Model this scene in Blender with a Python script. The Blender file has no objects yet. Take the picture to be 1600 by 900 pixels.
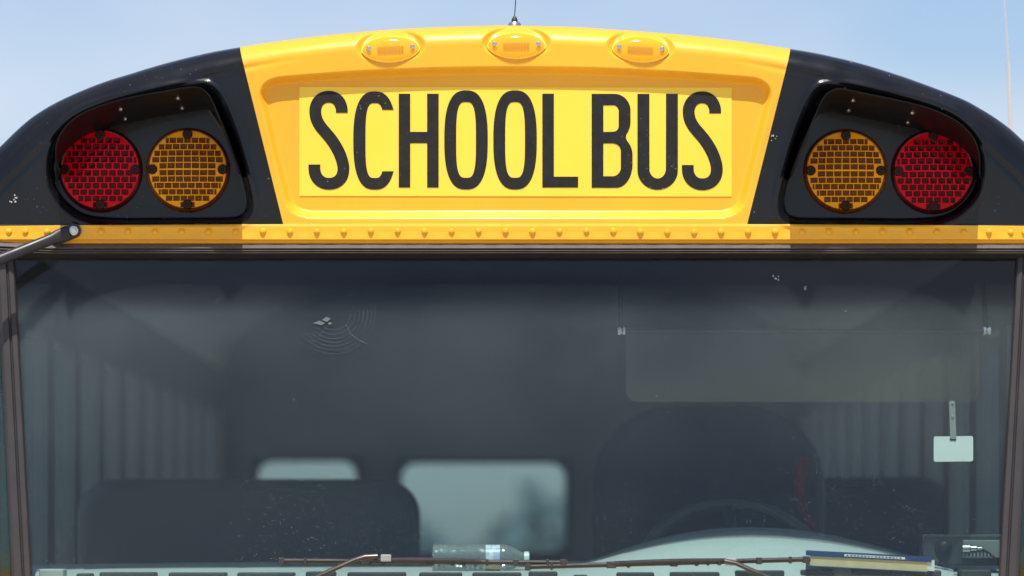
import bpy, math, random
import numpy as np
from mathutils import Vector

random.seed(7)
R = math.radians
SC = bpy.context.scene
COL = SC.collection

# ------------------------------------------------------------------ camera
S = 0.00135          # metres per photograph pixel at the bus front (Y = 0)
CD = 7.0             # camera distance to the bus front
CZ = 1.90            # eye height
HY = 850.0           # photograph row of the horizon
cam_d = bpy.data.cameras.new('Camera')
cam = bpy.data.objects.new('Camera', cam_d)
COL.objects.link(cam)
cam.location = (0, -CD, CZ)
cam.rotation_euler = (R(90), 0, 0)
cam_d.sensor_width = 36.0
cam_d.lens = 36.0 * CD / (1600 * S)
cam_d.shift_y = (HY - 450) / 1600.0
cam_d.clip_end = 5000
cam_d.dof.use_dof = True
cam_d.dof.focus_distance = CD - 0.02
cam_d.dof.aperture_fstop = 2.0
SC.camera = cam

# ------------------------------------------------------------------ sky, sun, exposure
SUN_EL, SUN_AZ = 66.0, -1.5       # sun high behind the photographer, a touch to the left
w = bpy.data.worlds.new('World')
SC.world = w
w.use_nodes = True
nt = w.node_tree
nt.nodes.clear()
sky = nt.nodes.new('ShaderNodeTexSky')
sky.sky_type = 'NISHITA'
sky.sun_disc = False
sky.sun_elevation = R(SUN_EL)
sky.sun_rotation = R(180 + SUN_AZ)
sky.air_density = 1.25
sky.dust_density = 0.55
sky.ozone_density = 3.0
bg = nt.nodes.new('ShaderNodeBackground')
bg.inputs[1].default_value = 0.112
outw = nt.nodes.new('ShaderNodeOutputWorld')
tc = nt.nodes.new('ShaderNodeTexCoord')
mp = nt.nodes.new('ShaderNodeMapping')
mp.inputs['Location'].default_value = (5.2, 0.9, 0.7)
mp.inputs['Scale'].default_value = (-5.0, 4.0, 14.0)
nz = nt.nodes.new('ShaderNodeTexNoise')
nz.inputs['Scale'].default_value = 1.0
nz.inputs['Detail'].default_value = 4.0
nz.inputs['Roughness'].default_value = 0.45
rp = nt.nodes.new('ShaderNodeValToRGB')
rp.color_ramp.elements[0].position = 0.43
rp.color_ramp.elements[1].position = 0.70
rp.color_ramp.elements[1].color = (0.55, 0.55, 0.55, 1)
mx = nt.nodes.new('ShaderNodeMixRGB')
mx.inputs[2].default_value = (6.9, 7.0, 6.9, 1)
nt.links.new(tc.outputs['Generated'], mp.inputs[0])
nt.links.new(mp.outputs[0], nz.inputs['Vector'])
nt.links.new(nz.outputs[0], rp.inputs[0])
nt.links.new(rp.outputs[0], mx.inputs[0])
nt.links.new(sky.outputs[0], mx.inputs[1])
wb = nt.nodes.new('ShaderNodeMixRGB'); wb.blend_type = 'MULTIPLY'; wb.inputs[0].default_value = 1.0
wb.inputs[2].default_value = (0.95, 0.935, 1.03, 1)       # white balance of the photograph's sky
nt.links.new(mx.outputs[0], wb.inputs[1])
nt.links.new(wb.outputs[0], bg.inputs[0])
nt.links.new(bg.outputs[0], outw.inputs[0])

sd_ = bpy.data.lights.new('sun', 'SUN')
sd_.energy = 4.8
sd_.angle = R(0.53)
sd_.color = (1.0, 0.955, 0.88)
sun = bpy.data.objects.new('sun', sd_)
COL.objects.link(sun)
dirv = Vector((-math.sin(R(SUN_AZ)) * math.cos(R(SUN_EL)), math.cos(R(SUN_AZ)) * math.cos(R(SUN_EL)), -math.sin(R(SUN_EL))))
sun.rotation_euler = dirv.to_track_quat('-Z', 'Y').to_euler()
sun.location = (0, -4, 9)

SC.view_settings.view_transform = 'Standard'
SC.view_settings.look = 'None'
SC.view_settings.gamma = 1
SC.view_settings.exposure = 0.25
SC.view_settings.use_curve_mapping = False
SC.render.engine = 'CYCLES'
SC.cycles.use_denoising = True
SC.cycles.max_bounces = 7
SC.cycles.use_adaptive_sampling = True
SC.cycles.adaptive_threshold = 0.025
SC.cycles.transparent_max_bounces = 24
SC.cycles.caustics_reflective = False
SC.cycles.caustics_refractive = False
SC.cycles.sample_clamp_indirect = 6.0

# ------------------------------------------------------------------ helpers
def curve_y(px):
    """the front of the bus bows: its corners lie farther back than its middle"""
    return 0.05 * ((px - 805.0) / 800.0) ** 2

def P(px, py, Y=0.0):
    """world point that the front-on photograph shows at (px, py) when it lies at depth Y"""
    k = S * (CD + Y) / CD
    return ((px - 800.0) * k, Y, CZ + (HY - py) * k)

def PC(px, py, Y=0.0):
    return P(px, py, Y + curve_y(px))

class MB:
    def __init__(self):
        self.v, self.f, self.m = [], [], []
    def add(self, vs, fs, mi=0):
        o = len(self.v)
        self.v += [tuple(p) for p in vs]
        self.f += [tuple(i + o for i in f) for f in fs]
        self.m += [mi] * len(fs)
    def box(self, a, b, mi=0):
        x0, y0, z0 = a; x1, y1, z1 = b
        x0, x1 = min(x0, x1), max(x0, x1); y0, y1 = min(y0, y1), max(y0, y1); z0, z1 = min(z0, z1), max(z0, z1)
        vs = [(x0,y0,z0),(x1,y0,z0),(x1,y1,z0),(x0,y1,z0),(x0,y0,z1),(x1,y0,z1),(x1,y1,z1),(x0,y1,z1)]
        self.add(vs, [(0,3,2,1),(4,5,6,7),(0,1,5,4),(1,2,6,5),(2,3,7,6),(3,0,4,7)], mi)
    def prism(self, pts, d, mi=0):
        """closed polygon (list of 3-D points) extruded by vector d"""
        n = len(pts)
        vs = [tuple(p) for p in pts] + [(p[0]+d[0], p[1]+d[1], p[2]+d[2]) for p in pts]
        fs = [tuple(range(n))[::-1], tuple(range(n, 2*n))]
        fs += [(i, (i+1) % n, n + (i+1) % n, n + i) for i in range(n)]
        self.add(vs, fs, mi)
    def grid(self, rows, mi=0, close=False):
        nr, nc = len(rows), len(rows[0])
        vs = [p for r in rows for p in r]
        fs = []
        for i in range(nr - 1):
            for j in range(nc - (0 if close else 1)):
                k = (j + 1) % nc
                fs.append((i*nc+j, i*nc+k, (i+1)*nc+k, (i+1)*nc+j))
        self.add(vs, fs, mi)
    def tube(self, path, rad, n=10, mi=0, flat=None):
        path = [Vector(p) for p in path]
        rows = []
        for i, p in enumerate(path):
            t = (path[min(i+1, len(path)-1)] - path[max(i-1, 0)]).normalized()
            up = Vector((0, 0, 1)) if abs(t.z) < 0.9 else Vector((0, 1, 0))
            a = t.cross(up).normalized(); b = t.cross(a).normalized()
            r = rad[i] if isinstance(rad, (list, tuple)) else rad
            fa, fb = flat[i] if flat else (1, 1)
            rows.append([tuple(p + a*(r*fa*math.cos(2*math.pi*k/n)) + b*(r*fb*math.sin(2*math.pi*k/n))) for k in range(n)])
        self.grid(rows, mi, True)
        self.add(rows[0], [tuple(range(n))], mi)
        self.add(rows[-1], [tuple(range(n))[::-1]], mi)
    def lathe(self, c, axis, prof, n=24, mi=0, sx=1.0, sz=1.0, rot=0.0):
        """prof: list of (radius, distance along axis); axis 'x','y','-y','z'"""
        rows = []
        for r, h in prof:
            row = []
            for k in range(n):
                a = 2*math.pi*k/n
                u, v = r*math.cos(a)*sx, r*math.sin(a)*sz
                if rot:
                    u, v = u*math.cos(rot)-v*math.sin(rot), u*math.sin(rot)+v*math.cos(rot)
                if axis == 'x': row.append((c[0]+h, c[1]+u, c[2]+v))
                elif axis == '-y': row.append((c[0]+u, c[1]-h, c[2]+v))
                elif axis == 'y': row.append((c[0]+u, c[1]+h, c[2]+v))
                else: row.append((c[0]+u, c[1]+v, c[2]+h))
            rows.append(row)
        self.grid(rows, mi, True)
        if prof[0][0] > 1e-6: self.add(rows[0], [tuple(range(n))], mi)
        if prof[-1][0] > 1e-6: self.add(rows[-1], [tuple(range(n))], mi)
    def build(self, name, mats, parent=None, smooth=False, loc=None, angle=40):
        me = bpy.data.meshes.new(name)
        v = self.v
        if loc is not None:
            v = [(p[0]-loc[0], p[1]-loc[1], p[2]-loc[2]) for p in v]
        me.from_pydata(v, [], self.f)
        mats = mats if isinstance(mats, (list, tuple)) else [mats]
        for m in mats: me.materials.append(m)
        if len(mats) > 1: me.polygons.foreach_set('material_index', self.m)
        me.validate()
        fix_normals(me)
        if smooth:
            me.polygons.foreach_set('use_smooth', [True]*len(me.polygons))
            me.set_sharp_from_angle(angle=R(angle))
        o = bpy.data.objects.new(name, me)
        COL.objects.link(o)
        if loc is not None: o.location = loc
        if parent: o.parent = parent
        return o

def fix_normals(me):
    import bmesh
    bm = bmesh.new(); bm.from_mesh(me)
    bmesh.ops.remove_doubles(bm, verts=bm.verts, dist=1e-6)
    bmesh.ops.recalc_face_normals(bm, faces=bm.faces)
    bm.to_mesh(me); bm.free()

def tag(o, label=None, cat=None, group=None, kind=None):
    if label: o['label'] = label
    if cat: o['category'] = cat
    if group: o['group'] = group
    if kind: o['kind'] = kind
    return o

def bevel(o, wd=0.003, seg=2):
    m = o.modifiers.new('bevel', 'BEVEL'); m.width = wd; m.segments = seg; m.limit_method = 'ANGLE'
    return o

def catmull(pts, n=6, closed=False):
    out = []
    L = len(pts)
    rng = range(L) if closed else range(L - 1)
    for i in rng:
        g = (lambda j: pts[j % L]) if closed else (lambda j: pts[max(0, min(L-1, j))])
        p0, p1, p2, p3 = g(i-1), g(i), g(i+1), g(i+2)
        for k in range(n):
            t = k / n
            out.append(tuple(0.5*((2*b)+(-a+c)*t+(2*a-5*b+4*c-d)*t*t+(-a+3*b-3*c+d)*t**3) for a, b, c, d in zip(p0, p1, p2, p3)))
    if not closed: out.append(tuple(pts[-1]))
    return out

# ------------------------------------------------------------------ materials
class N:
    """small node-tree writer"""
    def __init__(self, name):
        self.m = bpy.data.materials.new(name); self.m.use_nodes = True
        self.t = self.m.node_tree; self.t.nodes.clear()
        self.out = self.n('ShaderNodeOutputMaterial')
        self.co = self.n('ShaderNodeTexCoord').outputs['Object']
    def n(self, kind, **kw):
        x = self.t.nodes.new(kind)
        for k, v in kw.items(): setattr(x, k, v)
        return x
    def l(self, a, b): self.t.links.new(a, b)
    def set(self, sock, v):
        if hasattr(v, 'is_linked') or isinstance(v, bpy.types.NodeSocket): self.l(v, sock)
        else: sock.default_value = v if not (isinstance(v, tuple) and len(v) == 3 and sock.type == 'RGBA') else v + (1,)
    def noise(self, scale, detail=3, rough=0.5, vec=None, out=0):
        x = self.n('ShaderNodeTexNoise'); x.inputs['Scale'].default_value = scale
        x.inputs['Detail'].default_value = detail; x.inputs['Roughness'].default_value = rough
        self.l(vec or self.co, x.inputs['Vector']); return x.outputs[out]
    def mapping(self, scale=(1,1,1), loc=(0,0,0), rot=(0,0,0)):
        x = self.n('ShaderNodeMapping'); x.inputs['Scale'].default_value = scale
        x.inputs['Location'].default_value = loc; x.inputs['Rotation'].default_value = rot
        self.l(self.co, x.inputs[0]); return x.outputs[0]
    def ramp(self, fac, a, b, ca=0.0, cb=1.0):
        x = self.n('ShaderNodeMapRange'); x.inputs[1].default_value = a; x.inputs[2].default_value = b
        x.inputs[3].default_value = ca; x.inputs[4].default_value = cb; x.clamp = True
        self.l(fac, x.inputs[0]); return x.outputs[0]
    def math(self, op, a, b=0.0, c=None):
        x = self.n('ShaderNodeMath', operation=op)
        self.set(x.inputs[0], a); self.set(x.inputs[1], b)
        if c is not None: self.set(x.inputs[2], c)
        return x.outputs[0]
    def mix(self, fac, a, b):
        x = self.n('ShaderNodeMixRGB'); self.set(x.inputs[0], fac); self.set(x.inputs[1], a); self.set(x.inputs[2], b)
        return x.outputs[0]
    def speck(self, scale, size, keep, vec=None):
        """scattered irregular specks: 1 inside a speck; `keep` is the share of cells that carry one"""
        v = self.n('ShaderNodeTexVoronoi'); v.inputs['Scale'].default_value = scale
        wob = self.n('ShaderNodeVectorMath', operation='ADD')
        nn = self.n('ShaderNodeTexNoise'); nn.inputs['Scale'].default_value = scale*2.5
        self.l(vec or self.co, nn.inputs['Vector'])
        sc = self.n('ShaderNodeVectorMath', operation='SCALE'); sc.inputs['Scale'].default_value = 0.55/scale
        self.l(nn.outputs[1], sc.inputs[0]); self.l(vec or self.co, wob.inputs[0]); self.l(sc.outputs[0], wob.inputs[1])
        self.l(wob.outputs[0], v.inputs['Vector'])
        sep = self.n('ShaderNodeSeparateColor'); self.l(v.outputs['Color'], sep.inputs[0])
        ok = self.math('LESS_THAN', sep.outputs[0], keep)
        sz = self.math('MULTIPLY', sep.outputs[1], size)
        ins = self.math('LESS_THAN', v.outputs['Distance'], sz)
        return self.math('MULTIPLY', ok, ins)
    def principled(self, color, rough=0.5, spec=0.5, metal=0.0, coat=0.0, coat_rough=0.05, normal=None, trans=0.0, ior=1.45, alpha=None):
        b = self.n('ShaderNodeBsdfPrincipled')
        self.set(b.inputs['Base Color'], color); self.set(b.inputs['Roughness'], rough)
        self.set(b.inputs['Specular IOR Level'], spec); self.set(b.inputs['Metallic'], metal)
        self.set(b.inputs['Coat Weight'], coat); self.set(b.inputs['Coat Roughness'], coat_rough)
        b.inputs['IOR'].default_value = ior; b.inputs['Transmission Weight'].default_value = trans
        if normal is not None: self.l(normal, b.inputs['Normal']); 
        return b.outputs[0]
    def bump(self, h, strength=0.1, dist=0.002):
        x = self.n('ShaderNodeBump'); x.inputs['Strength'].default_value = strength; x.inputs['Distance'].default_value = dist
        self.l(h, x.inputs['Height']); return x.outputs[0]
    def done(self, sh):
        self.l(sh, self.out.inputs[0]); return self.m

def simple(name, color, rough=0.5, spec=0.5, metal=0.0, var=0.15, scale=30, bump=0.0, coat=0.0):
    n = N(name)
    f = n.noise(scale, 4)
    dark = tuple(c*(1-var) for c in color); lite = tuple(min(1, c*(1+var)) for c in color)
    nm = n.bump(n.noise(scale*8, 3), bump, 0.001) if bump else None
    rr = n.ramp(n.noise(scale*0.7, 3), 0.3, 0.7, max(0, rough-0.07), min(1, rough+0.07))
    return n.done(n.principled(n.mix(f, dark, lite), rr, spec, metal, coat, normal=nm))

YEL = (0.89, 0.43, 0.026)
BLK = (0.0042, 0.0043, 0.0052)

def yellow_color(n):
    c = n.mix(n.ramp(n.noise(3.0, 4), 0.3, 0.7), tuple(v*0.95 for v in YEL), tuple(min(1, v*1.04) for v in YEL))
    st = n.noise(1.0, 4, 0.6, n.mapping((22, 22, 2.2)))
    c = n.mix(n.ramp(st, 0.52, 0.78, 0.0, 0.22), c, (0.74, 0.33, 0.03))       # faint rain streaks
    d = n.speck(38, 0.055, 0.10)
    c = n.mix(n.math('MULTIPLY', d, 0.45), c, (0.30, 0.14, 0.03))
    return c

def black_color(n):
    c = n.mix(n.ramp(n.noise(6.0, 5, 0.6), 0.3, 0.75), BLK, (0.0085, 0.0085, 0.0095))
    patch = n.ramp(n.noise(5.0, 2), 0.42, 0.72)
    d1 = n.speck(62, 0.12, 0.08)
    d2 = n.math('MULTIPLY', n.speck(150, 0.24, 0.15), patch)
    sp = n.math('MINIMUM', n.math('ADD', n.math('MULTIPLY', d1, 0.6), n.math('MULTIPLY', d2, 0.38)), 1.0)
    return n.mix(sp, c, (0.42, 0.41, 0.38))

def cap_material():
    n = N('cap_paint')
    sep = n.n('ShaderNodeSeparateXYZ'); n.l(n.co, sep.inputs[0])
    X, Z = sep.outputs[0], sep.outputs[2]
    # straight masking lines between the yellow middle and the black ends
    (xa, _, za), (xb, _, zb) = P(375, 75, 0.045), P(443, 352, 0.01)
    bl = (xb-xa)/(zb-za)
    left = n.math('SUBTRACT', n.math('MULTIPLY_ADD', Z, bl, xa-bl*za), X)      # >0 : black
    (xc, _, zc), (xd, _, zd) = P(1235, 77, 0.045), P(1167, 352, 0.01)
    br = (xd-xc)/(zd-zc)
    right = n.math('SUBTRACT', X, n.math('MULTIPLY_ADD', Z, br, xc-br*zc))
    side = n.math('GREATER_THAN', n.math('MAXIMUM', left, right), 0.0)
    above = n.math('GREATER_THAN', Z, P(0, 351.7, 0.03)[2])
    blk = n.math('MULTIPLY', side, above)
    peel = n.noise(160, 2)
    nm = n.bump(peel, 0.05, 0.001)
    sy = n.principled(yellow_color(n), n.ramp(n.noise(9, 4), 0.3, 0.7, 0.30, 0.42), 0.34, 0, 0.08, 0.10, nm)
    fine = n.bump(n.noise(330, 3, 0.6), 0.14, 0.001)
    sb = n.principled(black_color(n), n.ramp(n.noise(14, 5), 0.3, 0.7, 0.16, 0.27), 0.36, 0, 0.12, 0.06, fine)
    ms = n.n('ShaderNodeMixShader'); n.l(blk, ms.inputs[0]); n.l(sy, ms.inputs[1]); n.l(sb, ms.inputs[2])
    return n.done(ms.outputs[0])

def paint_material(name, kind):
    n = N(name)
    if kind == 'y':
        return n.done(n.principled(yellow_color(n), n.ramp(n.noise(9, 4), 0.3, 0.7, 0.30, 0.42), 0.25, 0, 0.05, 0.12, n.bump(n.noise(160, 2), 0.05, 0.001)))
    return n.done(n.principled(black_color(n), n.ramp(n.noise(14, 5), 0.3, 0.7, 0.34, 0.46), 0.16, 0, 0.03, 0.12, n.bump(n.noise(420, 3), 0.12, 0.001)))

def sign_material():
    n = N('reflective_sheeting')
    c = n.mix(n.ramp(n.noise(5, 3), 0.3, 0.7), (0.98, 0.615, 0.055), (1.0, 0.65, 0.075))
    wv = n.n('ShaderNodeTexWave'); wv.bands_direction = 'Z'; wv.inputs['Scale'].default_value = 85; wv.inputs['Distortion'].default_value = 0.6
    n.l(n.co, wv.inputs['Vector'])
    c = n.mix(n.math('MULTIPLY', wv.outputs['Fac'], 0.10), c, (0.88, 0.56, 0.01))
    return n.done(n.principled(c, 0.55, 0.25, 0, 0.0, 0.2))

def letter_material():
    n = N('letter_vinyl')
    c = n.mix(n.ramp(n.noise(40, 5, 0.7), 0.3, 0.75), (0.010, 0.0095, 0.010), (0.021, 0.020, 0.0205))
    patch = n.ramp(n.noise(7.0, 2), 0.38, 0.60)
    sp = n.math('MULTIPLY', n.speck(150, 0.28, 0.22), patch)
    sp = n.math('MAXIMUM', n.math('MULTIPLY', sp, 0.35), n.math('MULTIPLY', n.speck(90, 0.14, 0.06), 0.5))
    c = n.mix(sp, c, (0.42, 0.40, 0.38))
    return n.done(n.principled(c, 0.55, 0.3, normal=n.bump(n.noise(700, 2), 0.12, 0.001)))

def glass_material(name, tint, band=None, dust=0.02, specks=True, rough=0.0, refl=1.0, dustc=(0.55, 0.61, 0.64)):
    n = N(name)
    tr = n.n('ShaderNodeBsdfTransparent')
    sep = n.n('ShaderNodeSeparateXYZ'); n.l(n.co, sep.inputs[0])
    if band:
        z0, z1, bc = band
        zz = n.math('ADD', sep.outputs[2], n.math('MULTIPLY', n.noise(2.0, 2), 0.012))
        x = n.n('ShaderNodeMapRange', interpolation_type='SMOOTHERSTEP'); x.inputs[1].default_value = z0; x.inputs[2].default_value = z1
        n.l(zz, x.inputs[0])
        n.l(n.mix(x.outputs[0], tint, bc), tr.inputs[0])
    else: tr.inputs[0].default_value = tint + (1,)
    gl = n.n('ShaderNodeBsdfGlossy'); gl.inputs['Roughness'].default_value = rough; gl.inputs[0].default_value = (1, 1, 1, 1)
    lw = n.n('ShaderNodeLayerWeight'); lw.inputs[0].default_value = 0.5
    frs = n.math('MULTIPLY_ADD', n.math('POWER', lw.outputs['Facing'], 5.0), 0.96, 0.04)
    ms = n.n('ShaderNodeMixShader'); n.l(n.math('MULTIPLY', frs, refl), ms.inputs[0]); n.l(tr.outputs[0], ms.inputs[1]); n.l(gl.outputs[0], ms.inputs[2])
    res = ms.outputs[0]
    if dust > 0:
        df = n.n('ShaderNodeBsdfDiffuse'); df.inputs[0].default_value = dustc + (1,)
        film = n.ramp(n.noise(1.7, 4, 0.55), 0.3, 0.72, dust*0.45, dust*1.5)
        fine = n.ramp(n.noise(600, 2), 0.35, 0.75, 0.75, 1.3)
        film = n.math('MULTIPLY', film, fine)
        if specks:      # road film is thickest just below the tinted strip, thinner inside it and towards the bottom
            hz = n.math('ADD', sep.outputs[2], n.math('MULTIPLY', n.noise(1.3, 3), 0.16))
            hi = n.ramp(hz, CZ+0.22, CZ+0.52, 0.45, 1.75)
            film = n.math('MULTIPLY', film, n.math('MULTIPLY', hi, n.ramp(sep.outputs[2], CZ+0.47, CZ+0.545, 1.0, 0.33)))
        if specks:
            up = n.math('MULTIPLY', n.ramp(sep.outputs[2], CZ+0.30, CZ+0.56), n.ramp(n.noise(2.6, 3), 0.38, 0.62))
            drops = n.math('MULTIPLY', n.speck(150, 0.42, 0.55), up)
            film = n.math('MULTIPLY', film, n.math('MULTIPLY_ADD', drops, -0.75, 1.0))
            patch = n.ramp(n.noise(3.2, 3), 0.34, 0.62)
            low = n.ramp(sep.outputs[2], CZ+0.35, CZ-0.02, 0.35, 1.0)
            a = n.math('MULTIPLY', n.speck(260, 0.27, 0.30), n.math('MULTIPLY', n.math('MULTIPLY', patch, low), 0.32))
            b = n.math('MULTIPLY', n.speck(42, 0.055, 0.13), 0.45)
            film = n.math('MAXIMUM', film, n.math('MAXIMUM', a, b))
        m2 = n.n('ShaderNodeMixShader'); n.l(film, m2.inputs[0]); n.l(res, m2.inputs[1]); n.l(df.outputs[0], m2.inputs[2])
        res = m2.outputs[0]
    return n.done(res)

def lens_material(name, color, see, rough=0.12, spec=0.12):
    """coloured plastic: part of the light passes straight through, the rest scatters in the plastic"""
    n = N(name)
    pr = n.principled(color, rough, spec, coat=0.05, coat_rough=0.04)
    tr = n.n('ShaderNodeBsdfTransparent'); tr.inputs[0].default_value = tuple(min(1, c*1.15) for c in color) + (1,)
    ms = n.n('ShaderNodeMixShader'); ms.inputs[0].default_value = see
    n.l(pr, ms.inputs[1]); n.l(tr.outputs[0], ms.inputs[2])
    return n.done(ms.outputs[0])

def clear_plastic():
    n = N('clear_plastic')
    tr = n.n('ShaderNodeBsdfTransparent'); tr.inputs[0].default_value = (0.88, 0.92, 0.91, 1)
    gl = n.n('ShaderNodeBsdfGlossy'); gl.inputs['Roughness'].default_value = 0.08
    n.l(n.bump(n.noise(70, 2), 0.6, 0.004), gl.inputs['Normal'])
    lw = n.n('ShaderNodeLayerWeight'); lw.inputs[0].default_value = 0.35
    n.l(n.bump(n.noise(70, 2), 0.6, 0.004), lw.inputs['Normal'])
    ms = n.n('ShaderNodeMixShader'); n.l(n.ramp(lw.outputs['Fresnel'], 0, 1, 0.08, 0.9), ms.inputs[0])
    n.l(tr.outputs[0], ms.inputs[1]); n.l(gl.outputs[0], ms.inputs[2])
    df = n.n('ShaderNodeBsdfDiffuse'); df.inputs[0].default_value = (0.8, 0.85, 0.85, 1)
    m2 = n.n('ShaderNodeMixShader'); m2.inputs[0].default_value = 0.16
    n.l(ms.outputs[0], m2.inputs[1]); n.l(df.outputs[0], m2.inputs[2])
    return n.done(m2.outputs[0])

def ground_material():
    n = N('pale_gravel_lot')
    c = n.mix(n.noise(0.6, 6, 0.6), (0.44, 0.40, 0.335), (0.56, 0.51, 0.43))
    c = n.mix(n.math('MULTIPLY', n.noise(60, 3), 0.5), c, (0.25, 0.23, 0.20))
    return n.done(n.principled(c, 0.9, 0.2, normal=n.bump(n.noise(90, 4), 0.5, 0.01)))

M = dict(
    cap=cap_material(), yellow=paint_material('yellow_paint', 'y'), black=paint_material('black_paint', 'b'),
    sign=sign_material(), letter=letter_material(),
    rubber=simple('black_rubber', (0.115, 0.104, 0.103), 0.42, 0.45, var=0.3, scale=25, bump=0.25),
    shaded_lip=simple('shaded_lip_rubber', (0.026, 0.019, 0.015), 0.6, 0.3, var=0.3, scale=25, bump=0.2),  # gasket rubber with the shade of its underside painted into the colour
    pillar=simple('weathered_rubber', (0.042, 0.037, 0.038), 0.55, 0.4, var=0.25, scale=18, bump=0.3),
    wiper=simple('wiper_metal', (0.036, 0.032, 0.032), 0.34, 0.6, var=0.35, scale=60, bump=0.15),
    satin=simple('satin_black', (0.022, 0.022, 0.024), 0.42, 0.5, var=0.2, scale=40, bump=0.15),
    chrome=simple('zinc_plated_steel', (0.62, 0.61, 0.58), 0.28, 0.5, metal=1.0, var=0.1, scale=80),
    screw_dark=simple('screw_in_plastic', (0.030, 0.010, 0.006), 0.3, 0.2, var=0.2),
    dash=simple('dash_vinyl', (0.46, 0.50, 0.49), 0.62, 0.3, var=0.06, scale=12, bump=0.2),
    dash_dark=simple('dash_dark_plastic', (0.055, 0.06, 0.065), 0.55, 0.4, var=0.15, bump=0.2),
    seat=simple('grey_seat_vinyl', (0.105, 0.108, 0.118), 0.5, 0.4, var=0.06, scale=6, bump=0.0),
    seat_dark=simple('dark_seat_vinyl', (0.036, 0.041, 0.052), 0.55, 0.35, var=0.08, scale=6, bump=0.0),
    ceiling=simple('ceiling_panel', (0.78, 0.79, 0.77), 0.6, 0.3, var=0.06, scale=3),
    inner=simple('inner_wall_panel', (0.24, 0.25, 0.255), 0.6, 0.3, var=0.1, scale=4),
    rear=simple('rear_wall_panel', (0.27, 0.28, 0.29), 0.6, 0.3, var=0.1, scale=4),
    header=simple('dark_header_panel', (0.02, 0.02, 0.022), 0.7, 0.3, var=0.1),
    floor=simple('rubber_floor', (0.16, 0.16, 0.16), 0.7, 0.3, var=0.15, scale=6),
    belt=simple('red_webbing', (0.22, 0.018, 0.020), 0.7, 0.2, var=0.15, scale=60),
    card=simple('white_card', (0.80, 0.82, 0.78), 0.45, 0.4, var=0.03, scale=20),
    strap=simple('vinyl_strap', (0.30, 0.31, 0.29), 0.35, 0.5, var=0.1, scale=60),
    blue=simple('blue_cover', (0.022, 0.055, 0.20), 0.35, 0.5, var=0.1, scale=40),
    paper=simple('cream_page_block', (0.66, 0.55, 0.33), 0.8, 0.2, var=0.15, scale=50),
    white=simple('white_plastic', (0.78, 0.79, 0.78), 0.35, 0.5, var=0.04),
    bone=simple('dried_splat', (0.55, 0.50, 0.45), 0.8, 0.2, var=0.3, scale=300),
    thread=simple('web_thread', (0.12, 0.125, 0.125), 0.5, 0.4, var=0.1),
    scrap=simple('dry_scrap', (0.13, 0.135, 0.13), 0.6, 0.3, var=0.3, scale=200),
    wheel_rim=simple('steering_rim', (0.10, 0.11, 0.12), 0.45, 0.5, var=0.1),
    tyre=simple('tyre_rubber', (0.02, 0.02, 0.02), 0.8, 0.3, var=0.2),
    pole=simple('white_fibreglass', (0.50, 0.52, 0.54), 0.4, 0.5, var=0.04),
    amber=lens_material('amber_lens', (0.98, 0.385, 0.003), 0.0),
    amber_cell=simple('amber_prism', (0.13, 0.037, 0.003), 0.15, 0.15, var=0.8, scale=260, coat=0.0),
    amber_rim=simple('amber_rim', (0.13, 0.032, 0.004), 0.25, 0.5, var=0.2),
    red=lens_material('red_lens', (0.70, 0.001, 0.012), 0.0),
    red_cell=simple('red_prism', (0.070, 0.001, 0.005), 0.15, 0.15, var=0.8, scale=260, coat=0.0),
    red_rim=simple('red_rim', (0.055, 0.004, 0.005), 0.25, 0.5, var=0.2),
    marker=lens_material('amber_marker_lens', (0.98, 0.62, 0.085), 0.70, 0.10, 0.4),
    marker_base=simple('marker_base', (0.97, 0.66, 0.16), 0.4, 0.4, var=0.05),
    marker_core=simple('marker_core', (0.36, 0.11, 0.01), 0.5, 0.4, var=0.3, scale=200),
    bottle=clear_plastic(),
    ground=ground_material(),
)
ZB0, ZB1 = P(0, 492, 0.01)[2], P(0, 446, 0.02)[2]
M['glass'] = glass_material('windshield_glass', (0.80, 0.87, 0.86), (ZB0, ZB1, (0.42, 0.41, 0.47)), 0.020, refl=0.45)
M['side_glass'] = glass_material('side_glass', (0.74, 0.80, 0.81), None, 0.03, False, refl=0.5)
M['rear_glass'] = glass_material('rear_glass', (0.62, 0.72, 0.79), None, 0.03, False, refl=0.5)
M['corner_glass'] = glass_material('corner_glass', (0.42, 0.60, 0.50), None, 0.02, False)
M['smoke'] = glass_material('smoked_acrylic', (0.80, 0.76, 0.70), None, 0.10, False, 0.15, 0.6, (0.36, 0.26, 0.14))

# ------------------------------------------------------------------ ground
g = MB(); g.add([(-900,-900,0),(900,-900,0),(900,900,0),(-900,900,0)], [(0,1,2,3)])
tag(g.build('ground', M['ground']), kind='structure')

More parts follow.
